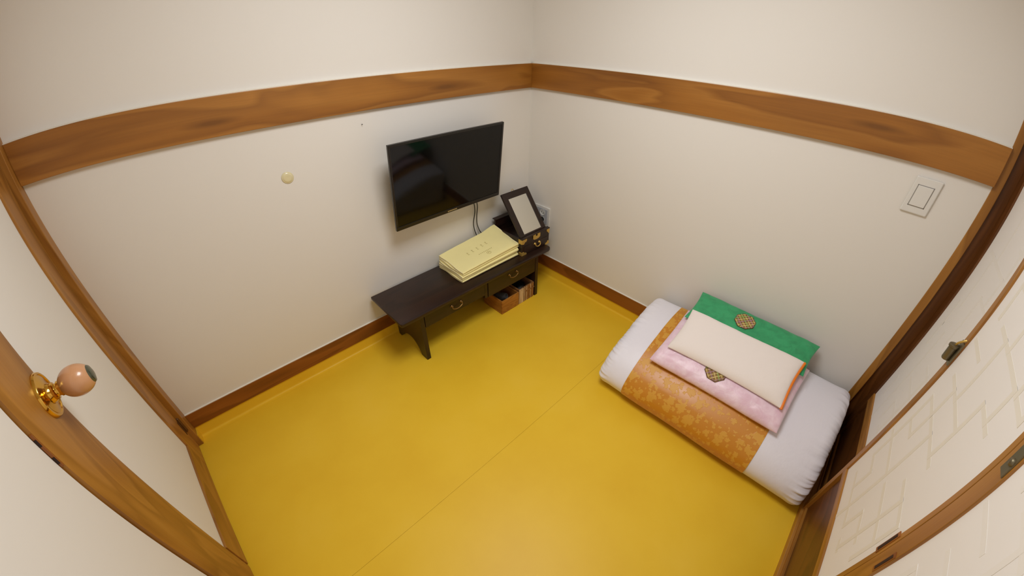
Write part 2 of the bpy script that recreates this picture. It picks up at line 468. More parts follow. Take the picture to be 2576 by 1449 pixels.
# knob: rose, neck, ball, cap
KS, KZ = -.757, .981
kn = obj('door_knob', lathe(nb(), [(.028, 0), (.028, .012)] + [(.0600 - .0325 * math.cos(t), .0325 * math.sin(t)) for t in [PI * (.12 + .68 * k / 24) for k in range(25)]] + [(.0862, 0)], (0, KS, KZ), (1, 0, 0), 48), 'knobwood', leaf, local=True, smooth=True)
kn['label'] = 'round pale wooden knob'
sharp(obj('rose', lathe(nb(), [(-.001, .049), (.003, .049), (.0065, .047), (.007, .043), (.0055, .0415), (.0065, .039), (.0085, .024), (.010, .021), (.014, .0195), (.017, .017), (.019, .016), (.019, 0)], (0, KS, KZ), (1, 0, 0), 56), 'brass', kn, local=True), 40)
sharp(obj('neck', lathe(nb(), [(.015, .018), (.020, .018), (.0215, .0145), (.0235, .0135), (.027, .0135), (.028, .016), (.033, .0165), (.034, .0150), (.034, 0)], (0, KS, KZ), (1, 0, 0), 44), 'brass', kn, local=True), 40)
obj('cap', lathe(nb(), [(.0862, .0192), (.0885, .0175), (.0905, .011), (.0915, 0)], (0, KS, KZ), (1, 0, 0), 36), 'smoky', kn, local=True, smooth=True)
# latch plate in the leaf's edge
lp = obj('latch_plate', box(nb(), -.0155, -.0105, -.8872, -.8915, .915, 1.005), 'base_z', leaf, local=True)
for z in (.925, .975):
    obj('latch_bolt', box(nb(), -.0150, -.0110, -.8905, -.8928, z, z + .018), 'darkslot', lp, local=True)

# ------------------------------------------------------------------ sliding doors of paper over a lattice
def sliding(name, label, x0, x1, yf, stile0, stile1, segs, rail=(.315, .340), far='wood', bars='lattice'):
    """x0 > x1: leaf from x0 (far) to x1 (near); front face at y = yf"""
    d = empty(name, (x0, yf, 0), label, 'door', kind='structure')
    yb = yf - .030
    top = 1.89
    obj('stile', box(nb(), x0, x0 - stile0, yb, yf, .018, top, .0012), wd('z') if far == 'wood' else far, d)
    obj('stile', box(nb(), x1 + stile1, x1, yb, yf, .018, top, .0012), wd('z'), d)
    xa, xb = x0 - stile0, x1 + stile1
    obj('middle_rail', box(nb(), xa, xb, yb, yf, rail[0], rail[1], .001), wd('x'), d)
    obj('bottom_rail', box(nb(), xa, xb, yb, yf - .004, .018, .050, .001), wd('x'), d)
    obj('top_rail', box(nb(), xa, xb, yb, yf, top - .045, top, .001), wd('x'), d)
    obj('kick_board', box(nb(), xa, xb, yb + .004, yf - .011, .050, rail[0]), 'aged_x', d)  # dark tone stands in for the shade low behind the bedding
    z0, z1 = rail[1], top - .045
    bm = nb(); vs = [bm.verts.new(v) for v in ((xa, yf - .006, z0), (xb, yf - .006, z0), (xb, yf - .006, z1), (xa, yf - .006, z1))]; bm.faces.new(vs[::-1])
    obj('paper', bm, 'paper', d)
    obj('outer_paper', box(nb(), xa, xb, yb + .0005, yb + .003, z0, z1), 'backing', d)
    for ib, (ax, az, bx, bz) in enumerate(segs):
        e_ = ib * 1.5e-5
        if ax == bx: b = box(nb(), ax - .007, ax + .007, yf - .0165, yf - .0056 + e_, az - .007, bz + .007)
        else: b = box(nb(), min(ax, bx) + .007, max(ax, bx) - .007, yf - .0163, yf - .0057 + e_, az - .007, az + .007)
        obj('lattice_bar', b, bars, d)
    return d
GX = lambda i, o=0.0: -.585 - .0775 * i + o          # lattice columns of the second leaf
GZ = lambda j: .41 + .0915 * j
def lattice(off):
    H = [(0, 3, 0), (3.5, 4.3, 0), (0, 1.1, 1), (3, 4.5, 1), (-.6, 2, 2), (2.3, 5, 2), (0, 1.2, 3), (3, 5, 3), (0, 3.6, 4), (0, 3, 5), (-.6, 1, 6), (2.8, 4.4, 6), (.5, 5, 7),
         (0, 3, 8), (3.5, 5, 8), (0, 2, 9), (3, 5, 9), (-.6, 3, 10), (2, 5, 11), (0, 3, 12), (0, 5, 13), (1, 4, 14)]
    V = [(0, 1, 4), (1, 0, 1), (1, 3, 4), (1, 4, 5), (2, -.7, 4), (1.5, 5, 7), (3, 0, 1), (3, 4, 6), (4, 0, 3), (3.8, 6, 7), (2, 7, 10), (0, 7, 9), (4, 7, 9), (1, 9, 12), (3, 9, 13), (0, 12, 15), (2, 11, 15), (4, 10, 14), (5, 1, 3), (5, 7, 9)]
    s = []
    for a, b, j in H: s.append((GX(a, off), GZ(j), max(GX(b, off), off - 1.01), GZ(j)))
    for i, a, b in V: s.append((GX(i, off), GZ(a) if a > -.5 else .345, GX(i, off), GZ(b)))
    return s
door2 = sliding('door_2', 'recessed papered sliding door in the corner behind the bedding', +.008, -.56, -2.0700, .058, .03, [(a - .0, b, c - .0, d) for a, b, c, d in lattice(.54) if min(a, c) > -.52 and max(a, c) < -.055], rail=(.290, .338), far='aged_z', bars='lattice_faint')  # far stile's dark colour stands in for shadow in the corner
door3 = sliding('door_3', 'papered sliding door with metal catch on its narrow far stile', -.505, -1.0285, -2.0350, .026, .0165, lattice(0.0))
door4 = sliding('door_4', 'papered sliding door nearest the camera with dark bronze lock plate', -1.0300, -1.5400, -2.0350, .045, .026, lattice(-.54), bars='lattice_faint')
sliding('door_5', 'papered sliding door at the near end of the row', -1.5415, -2.2, -2.0350, .03, .03, [])
# finger pulls
def pull(door, x, z0, z1, wdt, yf):
    q = obj('finger_pull', box(nb(), x - wdt, x + wdt, yf - .001, yf + .0015, z0, z1, .0008), 'base_z', door)
    obj('pull_recess', box(nb(), x - wdt * .55, x + wdt * .55, yf + .0012, yf + .0022, z0 + .008, z1 - .008, .0005), 'darkslot', q)
pull(door3, -1.013, .628, .715, .0075, -2.035)
pull(door4, -1.066, .632, .712, .0075, -2.035)
# catch on the far stile of the second leaf
cx, cy, cz = -.520, -2.035, .885
bmc = box(nb(), cx - .014, cx + .014, cy - .001, cy + .003, cz - .034, cz + .040, .001)
ct = obj('catch', bmc, 'bronze', door3)
sharp(obj('catch_barrel', lathe(nb(), [(-.026, 0), (-.026, .009), (-.022, .0105), (.014, .0105), (.016, .013), (.022, .013), (.024, .010), (.024, 0)], (cx + .003, cy + .012, cz), (0, .05, 1), 20), 'bronze', ct), 40)
sharp(obj('catch_hook', tube(nb(), smooth_path([(cx + .003, cy + .012, cz + .02), (cx - .006, cy + .013, cz + .034), (cx - .010, cy + .007, cz + .046), (cx - .010, cy + .001, cz + .052)], 5), .003, 8), 'brass_old', ct), 40)
# ring plate on the third leaf
rp_ = obj('lock_plate', box(nb(), -1.072, -1.046, -2.0355, -2.0325, 1.005, 1.075, .001), 'bronze', door4)
obj('lock_boss', lathe(nb(), [(0, .008), (.004, .007), (.006, .004), (.006, 0)], (-1.062, -2.0327, 1.035), (0, 1, 0), 18), 'bronze', rp_, smooth=True)

# ------------------------------------------------------------------ ceiling lamp (above the frame)
lamp = empty('ceiling_light', (LAMP_POS[0], LAMP_POS[1], CEIL), 'square white ceiling light above the middle of the room', 'lamp')
obj('housing', box(nb(), LAMP_POS[0] - .32, LAMP_POS[0] + .32, LAMP_POS[1] - .32, LAMP_POS[1] + .32, LAMP_POS[2], CEIL, .004), 'white_plastic', lamp)
em = bpy.data.materials.new('lamp_diffuser'); em.use_nodes = True
nt = em.node_tree; nt.nodes.clear(); eo = nt.nodes.new('ShaderNodeOutputMaterial'); ee = nt.nodes.new('ShaderNodeEmission')
ee.inputs[0].default_value = (*LAMP_COL, 1); ee.inputs[1].default_value = LAMP_POWER; nt.links.new(ee.outputs[0], eo.inputs[0])
MAT['lamp'] = em
dq = nb(); zq = LAMP_POS[2] - .004
dq.faces.new([dq.verts.new((LAMP_POS[0] + a_ * .29, LAMP_POS[1] + b_ * .29, zq)) for a_, b_ in ((-1, -1), (-1, 1), (1, 1), (1, -1))])
obj('diffuser', dq, 'lamp', lamp)

# ------------------------------------------------------------------ television
tv = empty('television', (-.697, -.01, .67), 'black flat television on the wall above the low table', 'television')
def tvp(u, v, d):
    """u across 0..1 left to right, v up 0..1, d out of the screen towards the room"""
    xl = -1.0285; xr = -.3615
    y = -.105 + (-.150 + .105) * v; z = .672 + (1.091 - .672) * v
    n = Vector((0, -(1.091 - .672), -.045)).normalized()
    return Vector((xl + (xr - xl) * u, y, z)) + n * d
def tvbox(u0, u1, v0, v1, d0, d1, bev=0):
    bm = nb(); vs = [bm.verts.new(tvp(u, v, d)) for u in (u0, u1) for v in (v0, v1) for d in (d0, d1)]
    f = [(0, 1, 3, 2), (4, 6, 7, 5), (0, 4, 5, 1), (2, 3, 7, 6), (0, 2, 6, 4), (1, 5, 7, 3)]
    fs = [bm.faces.new([vs[i] for i in q]) for q in f]; bmesh.ops.recalc_face_normals(bm, faces=fs)
    if bev: bmesh.ops.bevel(bm, geom=list(bm.edges), offset=bev, segments=2, profile=.5, affect='EDGES')
    return bm
obj('body', tvbox(0.07, .93, .08, .92, -.050, -.010, .006), 'blackplastic', tv)
obj('back_shell', tvbox(0.001, .999, .002, .998, -.012, -.003, .001), 'blackplastic', tv)
obj('side_strip', tvbox(.9985, 1.004, .01, .995, -.012, -.0005, .0008), 'tvside', tv)
bw, bh = .016, .026
fr = tvbox(0, 1, 1 - bh, 1, -.012, .0, .0012); obj('bezel_top', fr, 'tvframe', tv)
obj('bezel_bottom', tvbox(0, 1, 0, .048, -.012, .001, .0012), 'tvframe', tv)
obj('bezel_side', tvbox(0, bw, .048, 1 - bh, -.012, .0, .0012), 'tvframe', tv)
obj('bezel_side', tvbox(1 - bw, 1, .048, 1 - bh, -.012, .0, .0012), 'tvframe', tv)
obj('screen', tvbox(bw, 1 - bw, .048, 1 - bh, -.006, -.002), 'tvscreen', tv)
obj('maker_mark', tvbox(.455, .545, .014, .030, .001, .0016), 'silver', tv)
obj('wall_bracket', box(nb(), -.80, -.60, -.085, -.0005, .78, .98, .002), 'blackplastic', tv)

def cable(name, label, pts, r):
    o = obj(name, tube(nb(), smooth_path(pts, 8), r, 8), 'blackplastic', smooth=True)
    return tag(o, label, 'cable', 'cables hanging below the television')
cable('power_cable', 'thin black cable below the television, the left one', [(-.490, -.075, .672), (-.490, -.035, .645), (-.479, -.024, .61), (-.477, -.022, .57), (-.490, -.022, .51), (-.486, -.022, .46), (-.468, -.022, .40), (-.462, -.024, .333)], .0028)
cable('signal_cable', 'thin black cable below the television, the right one', [(-.474, -.075, .672), (-.468, -.035, .645), (-.456, -.022, .60), (-.462, -.020, .54), (-.462, -.020, .49), (-.446, -.02, .44), (-.425, -.02, .40), (-.418, -.024, .333)], .0028)

# ------------------------------------------------------------------ low table with two drawers
TT = .325
tb = empty('low_table', (-.665, -.175, 0), 'low dark wooden table with two drawers against the wall', 'table')
bm = nb()
pts = [(-1.205, -.022), (-1.205, -.322), (-1.200, -.331), (-1.190, -.334), (-.150, -.336), (-.133, -.330), (-.124, -.316), (-.122, -.022)]
prism(bm, pts, 'z', TT - .021, TT, .004)
sharp(obj('table_top', bm, 'ebony_x', tb), 40)
def leg_panel(x0, x1):
    arch = [(-.052, 0), (-.072, .026), (-.100, .050), (-.130, .068), (-.165, .077), (-.200, .072), (-.230, .054), (-.252, .028), (-.266, 0)]
    sm = smooth_path([(p[0], p[1], 0) for p in arch], 4)
    out = [(-.026, TT - .021), (-.026, 0)] + [(v.x, v.y) for v in sm] + [(-.320, 0), (-.314, TT - .021)]
    return prism(nb(), out, 'x', x0, x1)
obj('leg', leg_panel(-1.094, -1.070), 'ebony_z', tb)
obj('leg', leg_panel(-.247, -.223), 'ebony_z', tb)
bm = nb()
box(bm, -1.070, -.247, -.045, -.060, .20, TT - .021)          # back board
box(bm, -1.070, -.247, -.300, -.060, .213, .221)              # drawer floor
box(bm, -.66, -.64, -.310, -.060, .186, TT - .021)             # divider
box(bm, -1.070, -.247, -.312, -.290, TT - .030, TT - .021)
obj('case', bm, 'ebony_x', tb)
def bail(parent, x, y, z, half, mat, drop=.018):
    pl = []
    for s in (-1, 1):
        pl.append(obj('handle_post', lathe(nb(), [(0, 0), (0, .0085), (.002, .0085), (.0035, .005), (.008, .0042), (.010, .0048), (.012, 0)], (x + s * half, y, z), (0, -1, 0), 18), mat, parent, smooth=True))
    obj('bail_handle', tube(nb(), smooth_path([(x - half, y - .008, z), (x - half * 1.02, y - .011, z - drop * .55), (x - half * .5, y - .013, z - drop), (x, y - .0135, z - drop * 1.1), (x + half * .5, y - .013, z - drop), (x + half * 1.02, y - .011, z - drop * .55), (x + half, y - .008, z)], 6), lambda t: .0020 + .0012 * math.sin(PI * t), 10), mat, parent, smooth=True)
d1 = obj('drawer', box(nb(), -1.066, -.664, -.314, -.296, .213, TT - .032, .0012), 'ebony_x', tb)
d2 = obj('drawer', box(nb(), -.637, -.249, -.314, -.296, .187, TT - .032, .0012), 'ebony_x', tb)
bail(d1, -.864, -.314, .262, .031, 'pewter')
bail(d2, -.443, -.314, .264, .030, 'pewter')

# ------------------------------------------------------------------ boxes under the table
def crate_box(name, label, x0, x1, y0, y1, h, th, mats, cat='box'):
    c = empty(name, ((x0 + x1) / 2, (y0 + y1) / 2, 0), label, cat)
    fm, sm = mats
    obj('front_board', box(nb(), x0, x1, y0, y0 + th, 0.001, h, .001), fm, c)
    obj('back_board', box(nb(), x0, x1, y1 - th, y1, 0.001, h, .001), fm, c)
    obj('side_board', box(nb(), x0, x0 + th, y0 + th, y1 - th, 0.001, h, .001), sm, c)
    obj('side_board', box(nb(), x1 - th, x1, y0 + th, y1 - th, 0.001, h, .001), sm, c)
    obj('bottom_board', box(nb(), x0 + th, x1 - th, y0 + th, y1 - th, .001, .008), fm, c)
    return c
hb = crate_box('wooden_box', 'honey-brown wooden box under the table holding a grey hair dryer', -.537, -.393, -.318, -.150, .100, .007, ('crate_x', 'crate_y'))
for k in range(3):
    obj('finger_joint', box(nb(), -.5375, -.529, -.3185, -.31, .012 + .03 * k, .026 + .03 * k), 'base_z', hb)
wc = crate_box('plank_crate', 'small crate of pale and brown weathered planks beside the table leg', -.386, -.250, -.312, -.150, .108, .008, ('umber_x', 'umber_y'))
px = -.388
for wdt, mt in ((.020, 'pale_z'), (.021, 'pale_z'), (.006, 'umber_z'), (.007, 'pale_z'), (.010, 'umber_z'), (.007, 'pale_z'), (.030, 'umber_z'), (.005, 'pale_z'), (.026, 'umber_z')):
    obj('plank', box(nb(), px + .0004, px + wdt - .0004, -.3165 - .0015 * random.random(), -.312, .001, .1085 + .003 * random.random(), .0006), mt, wc)
    px += wdt
obj('batten', box(nb(), -.330, -.252, -.319, -.3165, .072, .080, .0006), 'umber_x', wc)
# dark things in the boxes
dr = empty('hair_dryer', (-.47, -.25, .01), 'dark grey hair dryer lying in the honey-brown wooden box', 'hair dryer')
DC, DA = Vector((-.470, -.235, .060)), Vector((.25, -.75, .35)).normalized()
sharp(obj('barrel', lathe(nb(), [(-.046, 0), (-.046, .020), (-.041, .025), (-.022, .027), (.008, .026), (.034, .021), (.044, .018), (.044, .0145), (.034, .0135), (.034, 0)], DC, DA, 28), 'greyplastic', dr), 50)
obj('handle', tube(nb(), smooth_path([(-.468, -.232, .050), (-.455, -.220, .032), (-.438, -.205, .024), (-.420, -.190, .023)], 5), lambda t: .0125 - .003 * t, 14), 'blackplastic', dr, smooth=True)
obj('rear_grille', lathe(nb(), [(0, .019), (.003, .018), (.005, .009), (.005, 0)], DC - DA * .046, -DA, 24), 'blackplastic', dr, smooth=True)
bg = nb()
bmesh.ops.create_icosphere(bg, subdivisions=3, radius=1.0)
for v in bg.verts:
    n_ = noise.noise(v.co * 1.7) * .18 + noise.noise(v.co * 4.1) * .07
    c = v.co * (1 + n_)
    v.co = Vector((-.318 + c.x * .050, -.232 + c.y * .062, .053 + c.z * .040))
tag(obj('cloth_pouch', bg, 'blackplastic', smooth=True), 'crumpled black pouch inside the weathered plank crate', 'pouch')

# ------------------------------------------------------------------ mirror stand on the table
MZ = TT + .001
ms = empty('mirror_stand', (-.222, -.16, TT), 'dark wooden mirror stand with brass corners and tilted mirror', 'mirror')
X0, X1, Y0, Y1, BZ = -.345, -.100, -.287, -.035, .434
bm = nb(); th = .012
box(bm, X0, X1, Y0, Y0 + th, MZ, BZ, .0015); box(bm, X0, X1, Y1 - th, Y1, MZ, BZ, .0015)
box(bm, X0, X0 + th, Y0 + th, Y1 - th, MZ, BZ, .0015); box(bm, X1 - th, X1, Y0 + th, Y1 - th, MZ, BZ, .0015)
box(bm, X0 + th, X1 - th, Y0 + th, Y1 - th, MZ, MZ + .01); box(bm, X0 + th, X1 - th, Y0 + th, Y1 - th, MZ + .062, MZ + .068)
cs = obj('case', bm, 'ebony_x', ms)
obj('rim', box(nb(), X0 - .002, X1 + .002, Y0 - .003, Y0 + .020, BZ - .001, BZ + .006, .0015), 'ebony_x', ms)
dw = obj('drawer', box(nb(), X0 + .016, X1 - .016, Y0 - .002, Y0 + .004, MZ + .010, MZ + .058, .001), 'ebony_x', ms)
bail(dw, -.214, Y0 - .002, MZ + .046, .020, 'brass_old', .016)
obj('lid', box(nb(), X0, X1, Y1 - .020, Y1 - .008, BZ, BZ + .050, .0015), 'ebony_x', ms)
obj('lid', box(nb(), X0 + .004, X1 - .004, Y1 - .022, Y1 + .012, BZ + .048, BZ + .054, .001), 'ebony_x', ms)
def heart(cx, cz, sx, sz):
    return [(cx + sx * px_, cz + sz * pz_) for px_, pz_ in ((0, 0), (1, 0), (1, .35), (.82, .62), (.6, .6), (.5, .8), (.32, 1), (.12, .9), (0, .7))]
for (cxx, czz, sx, sz) in ((X0, BZ, .040, -.032), (X1, BZ, -.026, -.032), (X0, MZ, .040, .026), (X1, MZ, -.034, .024)):
    pl = prism(nb(), heart(cxx, czz, sx, sz), 'y', Y0 - .0026, Y0 + .0002)
    box(pl, cxx - .0008 if sx > 0 else cxx - .001, cxx + .001 if sx > 0 else cxx + .0008, Y0 - .002, Y0 + abs(sx) * .7, min(czz, czz + sz * .9), max(czz, czz + sz * .9))
    obj('corner_plate', pl, 'brass_old', ms)
lkp = [(-.255, BZ + .002), (-.255, BZ - .022), (-.246, BZ - .030), (-.226, BZ - .032), (-.206, BZ - .030), (-.192, BZ - .022), (-.192, BZ + .002), (-.216, BZ + .002), (-.216, BZ - .010), (-.232, BZ - .010), (-.232, BZ + .002)]
lk = obj('lock_plate', prism(nb(), [(a + .002, b) for a, b in lkp], 'y', Y0 - .0052, Y0 - .003), 'brass_old', ms)
# tilted mirror frame
def mp_(u, v, d):
    """u across the frame, v from its foot to its head, d out of the glass"""
    foot = Vector((0, -.266, .440)); head = Vector((0, -.097, .662))
    ax = (head - foot).normalized(); nn = Vector((1, 0, 0)).cross(ax)
    if nn.y > 0: nn = -nn
    return Vector((-.335 + .220 * u, 0, 0)) + foot + (head - foot) * v + nn * d
def mbox(u0, u1, v0, v1, d0, d1, bev=0):
    bm = nb(); vs = [bm.verts.new(mp_(u, v, d)) for u in (u0, u1) for v in (v0, v1) for d in (d0, d1)]
    f = [(0, 1, 3, 2), (4, 6, 7, 5), (0, 4, 5, 1), (2, 3, 7, 6), (0, 2, 6, 4), (1, 5, 7, 3)]
    fs = [bm.faces.new([vs[i] for i in q]) for q in f]; bmesh.ops.recalc_face_normals(bm, faces=fs)
    if bev: bmesh.ops.bevel(bm, geom=list(bm.edges), offset=bev, segments=2, profile=.5, affect='EDGES')
    return bm
mf = obj('mirror_frame', mbox(0, 1, 0, 1, -.012, -.004, .001), 'ebony_x', ms)
UL, UR, VB, VT = .16, .855, .035, .855
for q in ((0, UL, 0, 1), (UR, 1, 0, 1), (UL, UR, 0, VB), (UL, UR, VT, 1)):
    obj('frame_moulding', mbox(*q, -.004, .003, .001), 'ebony_x', mf)
obj('mirror_glass', mbox(UL, UR, VB, VT, -.0038, -.0005), 'mirror', mf)
obj('frame_catch', tube(nb(), smooth_path([mp_(.40, 1.0, 0), mp_(.41, 1.03, .002), mp_(.45, 1.035, .003), mp_(.48, 1.0, 0)], 5), .0016, 8), 'brass_old', mf, smooth=True)
obj('mirror_prop', tube(nb(), [mp_(.5, .62, -.012), Vector((-.225, -.075, BZ - .02))], .004, 8), 'ebony_z', ms, smooth=True)

# ------------------------------------------------------------------ stack of folded towels
def towel(k, n, dx, dy, rz, labl):
    """folded towel: two soft layers joined by a round fold along its front long edge; the stack leans up towards the back and the mirror stand"""
    z0 = TT + .0015
    def lift(x, y):
        a = max(0, min(1, (x + .775) / .43)); b = max(0, min(1, (y + .265) / .22))
        return a, b
    th = .0125
    L, Wd = .422, .218
    cx_, cy_ = -.5650 + dx, -.1575 + dy
    ca, sa = math.cos(rz), math.sin(rz)
    bm = nb(); NX = 28
    prof = []
    fold = th / 2
    for t in range(13): prof.append(('b', t / 12))          # bottom layer back -> front
    def sec(xn):
        pts = []
        r = fold
        # outer outline of the folded pair
        for t in range(9): pts.append((.5 - t / 8 * (1 - .03), -1))
        for t in range(1, 8):
            a = -PI / 2 - t / 8 * PI
            pts.append((-.47 + .03 * math.cos(a), math.sin(a)))
        for t in range(9): pts.append((-.47 + t / 8 * .97, 1))
        pts.append((.5, .12)); pts.append((.30, .0)); pts.append((.5, -.12))
        return pts
    rings = []
    for i in range(NX + 1):
        u = i / NX; ring = []
        for (v, s) in sec(u):
            lx = (u - .5) * L; ly = v * Wd
            lx += .003 * math.sin(7 * v + k * 1.7) * (1 if i in (0, NX) else .3)
            x = cx_ + lx * ca - ly * sa; y = cy_ + lx * sa + ly * ca
            a, b = lift(x, y)
            frac = (k + .5 + s * .45) / n
            hgt = .064 + .020 * a + .026 * b * (.35 + .65 * a) + .008 * b
            # corner of the upper towels curls up at the back, near the mirror stand
            curl = .016 * max(0, a - .75) * 4 * max(0, b - .6) * 2.5 * frac
            z = z0 + frac * hgt + curl + .0012 * noise.noise(Vector((x * 30, y * 30, k * 5)))
            if k == n - 1 and s > 0:
                z -= .004 * max(0, 1 - (1 - u) * 18) + .003 * max(0, 1 - u * 20)
            ring.append(bm.verts.new((x, y, max(z, z0))))
        rings.append(ring)
    fs = []
    for A, B in zip(rings, rings[1:]):
        m_ = len(A)
        for j in range(m_): fs.append(bm.faces.new((A[j], A[(j + 1) % m_], B[(j + 1) % m_], B[j])))
    fs.append(bm.faces.new(rings[0][::-1])); fs.append(bm.faces.new(rings[-1]))
    bmesh.ops.recalc_face_normals(bm, faces=fs)
    hemA = [v.co.copy() for v in rings[0][:]]; hemB = [v.co.copy() for v in rings[-1][:]]
    top = [[v.co.copy() for v in r[16:25]] for r in rings]
    t = empty('folded_towel', (cx_, cy_, TT), labl, 'towel', 'folded towels on the low table')
    sharp(obj('towel_body', bm, 'towel', t), 60)
    hm = nb(); tube(hm, [hemA[j] + Vector((-.0005, 0, 0)) for j in range(16, 25)], .0016, 6); obj('hem', hm, 'towel_hem', t, smooth=True)
    hm = nb(); tube(hm, [hemB[j] + Vector((.0005, 0, 0)) for j in range(16, 25)], .0016, 6); obj('hem', hm, 'towel_hem', t, smooth=True)
    return t, top
NAMES = ['lowest yellow folded towel in the stack on the low table', 'second yellow folded towel from the bottom of the stack', 'middle yellow folded towel of the stack on the low table',
         'second yellow folded towel from the top of the stack', 'topmost yellow folded towel, faded print on its upper face']
offs = [(0, 0, 0), (.003, .004, .010), (.000, -.002, -.006), (.004, .004, .012), (.007, .002, .004)]
for k in range(5):
    tw, tops = towel(k, 5, offs[k][0], offs[k][1], offs[k][2], NAMES[k])
# faded print on the uppermost towel: short strokes in a row, a line of small ones, an oval
def on_top(u, v):
    i = u * 28; i0 = min(27, int(i)); f = i - i0; j = v * 8; j0 = min(7, int(j)); g = j - j0
    a = tops[i0][j0].lerp(tops[i0 + 1][j0], f); b = tops[i0][j0 + 1].lerp(tops[i0 + 1][j0 + 1], f)
    return a.lerp(b, g) + Vector((0, 0, .0006))
def stroke(bm, pts, wd_):
    P = [on_top(*p) for p in pts]
    for a, b in zip(P, P[1:]):
        d = (b - a); n_ = Vector((-d.y, d.x, 0)).normalized() * wd_
        vs = [bm.verts.new(q) for q in (a + n_, a - n_, b - n_, b + n_)]; bm.faces.new(vs)
for (u, v) in ((.30, .50), (.385, .52), (.47, .52), (.56, .54), (.64, .55)):
    b_ = nb()
    stroke(b_, [(u - .013, v + .05), (u + .012, v + .03)], .0011); stroke(b_, [(u - .004, v + .06), (u - .008, v - .05)], .0011)
    stroke(b_, [(u - .010, v - .035), (u + .012, v - .045)], .0010)
    obj('printed_mark', b_, 'towel_print', tw)
b_ = nb()
for q in range(9):
    u = .40 + q * .027; stroke(b_, [(u, .285), (u + .016, .295)], .0011); stroke(b_, [(u + .006, .31), (u + .010, .265)], .0007)
obj('printed_line', b_, 'towel_print', tw)
b_ = nb(); stroke(b_, [(.535 + .030 * math.cos(t), .185 + .055 * math.sin(t)) for t in [2 * PI * q / 18 for q in range(19)]], .0011)
stroke(b_, [(.52, .18), (.55, .20)], .0018)
obj('printed_oval', b_, 'towel_print', tw)

# ------------------------------------------------------------------ wall fittings
so = empty('wall_outlet', (0, -.142, .37), 'white double wall socket in the corner behind the mirror stand', 'outlet')
bm = box(nb(), -.010, -.0005, -.208, -.078, .372, .510, .004)
obj('plate', bm, 'white_plastic', so)
obj('insert', box(nb(), -.0125, -.0095, -.190, -.096, .388, .494, .002), 'socket_grey', so)
for z in (.469, .420):
    s_ = obj('socket', lathe(nb(), [(.002, .0215), (.0032, .0215), (.0034, .0195), (.0005, .018), (.0004, 0)], (-.0125, -.150, z), (-1, 0, 0), 32), 'white_plastic', so); sharp(s_, 40)
    if z > .45:
        for q in (-.009, .009):
            obj('pin_hole', lathe(nb(), [(.0004, 0), (.0004, .003), (.0012, .003), (.0012, 0)], (-.0125, -.150 + q, z + q * .3), (-1, 0, 0), 12), 'blackplastic', s_)
pg = empty('power_plug', (-.014, -.150, .420), 'round black plug pushed into the wall socket', 'plug')
sharp(obj('plug_body', lathe(nb(), [(0, 0), (0, .0165), (.010, .0175), (.022, .0165), (.030, .012), (.034, .007), (.034, 0)], (-.0135, -.150, .420), (-1, 0, 0), 28), 'blackplastic', pg), 45)
obj('plug_cord', tube(nb(), smooth_path([(-.046, -.150, .420), (-.058, -.145, .412), (-.066, -.120, .395), (-.066, -.080, .37), (-.064, -.050, .345)], 6), .003, 8), 'blackplastic', pg, smooth=True)

sw = empty('light_switch', (0, -1.833, 1.055), 'white light switch plate below the rail on the bedding wall', 'switch')
obj('plate', box(nb(), -.009, -.0005, -1.874, -1.793, 1.056, 1.181, .0035), 'white_plastic', sw)
obj('rocker', box(nb(), -.0125, -.008, -1.855, -1.809, 1.083, 1.153, .0015), 'white_plastic', sw)
bm = nb()
for (a, b, c, d) in ((-1.8575, -1.8552, 1.0808, 1.1552), (-1.8088, -1.8065, 1.0808, 1.1552), (-1.8575, -1.8065, 1.0800, 1.0828), (-1.8575, -1.8065, 1.1532, 1.1552)):
    box(bm, -.0095, -.0088, a, b, c, d)
obj('rocker_gap', bm, 'gapgrey', sw)
sc_ = obj('suction_disc', lathe(nb(), [(.0005, 0), (.0005, .0235), (.002, .0235), (.003, .021), (.0025, .0195), (.0038, .0185), (.0050, .014), (.0046, .006), (.0044, 0)], (-1.410, 0, 1.018), (0, -1, 0), 40), 'suction', smooth=True)
tag(sc_, 'small round yellowed suction disc stuck on the television wall', 'disc')
tag(obj('nail', lathe(nb(), [(.0, 0), (.0, .0011), (.008, .0011), (.008, .002), (.009, 0)], (-1.058, 0, 1.163), (0, -1, .1), 10), 'blackplastic'), 'tiny dark nail in the wall left of the television', 'nail')

# ------------------------------------------------------------------ folded mattress
PROF = [(-.030, .06), (-.028, .15), (-.030, .24), (-.045, .283), (-.10, .292), (-.18, .287), (-.26, .272), (-.34, .248), (-.41, .222), (-.47, .193), (-.525, .155), (-.560, .115), (-.570, .078), (-.556, .040), (-.52, .012), (-.46, .003), (-.35, .002), (-.2, .002), (-.08, .003), (-.040, .02)]
def closed_path(pts, n):
    P = [Vector((p[0], 0, p[1])) for p in pts]; m = len(P); out = []
    for i in range(m):
        a, b, c, d = P[i - 1], P[i], P[(i + 1) % m], P[(i + 2) % m]
        for k in range(n):
            s = k / n
            out.append(.5 * ((2 * b) + (c - a) * s + (2 * a - 5 * b + 4 * c - d) * s * s + (3 * b - a - 3 * c + d) * s ** 3))
    return out
PC = closed_path(PROF, 12)
YA, YB = -1.048, -2.012
CXZ = Vector((-.30, 0, .13))
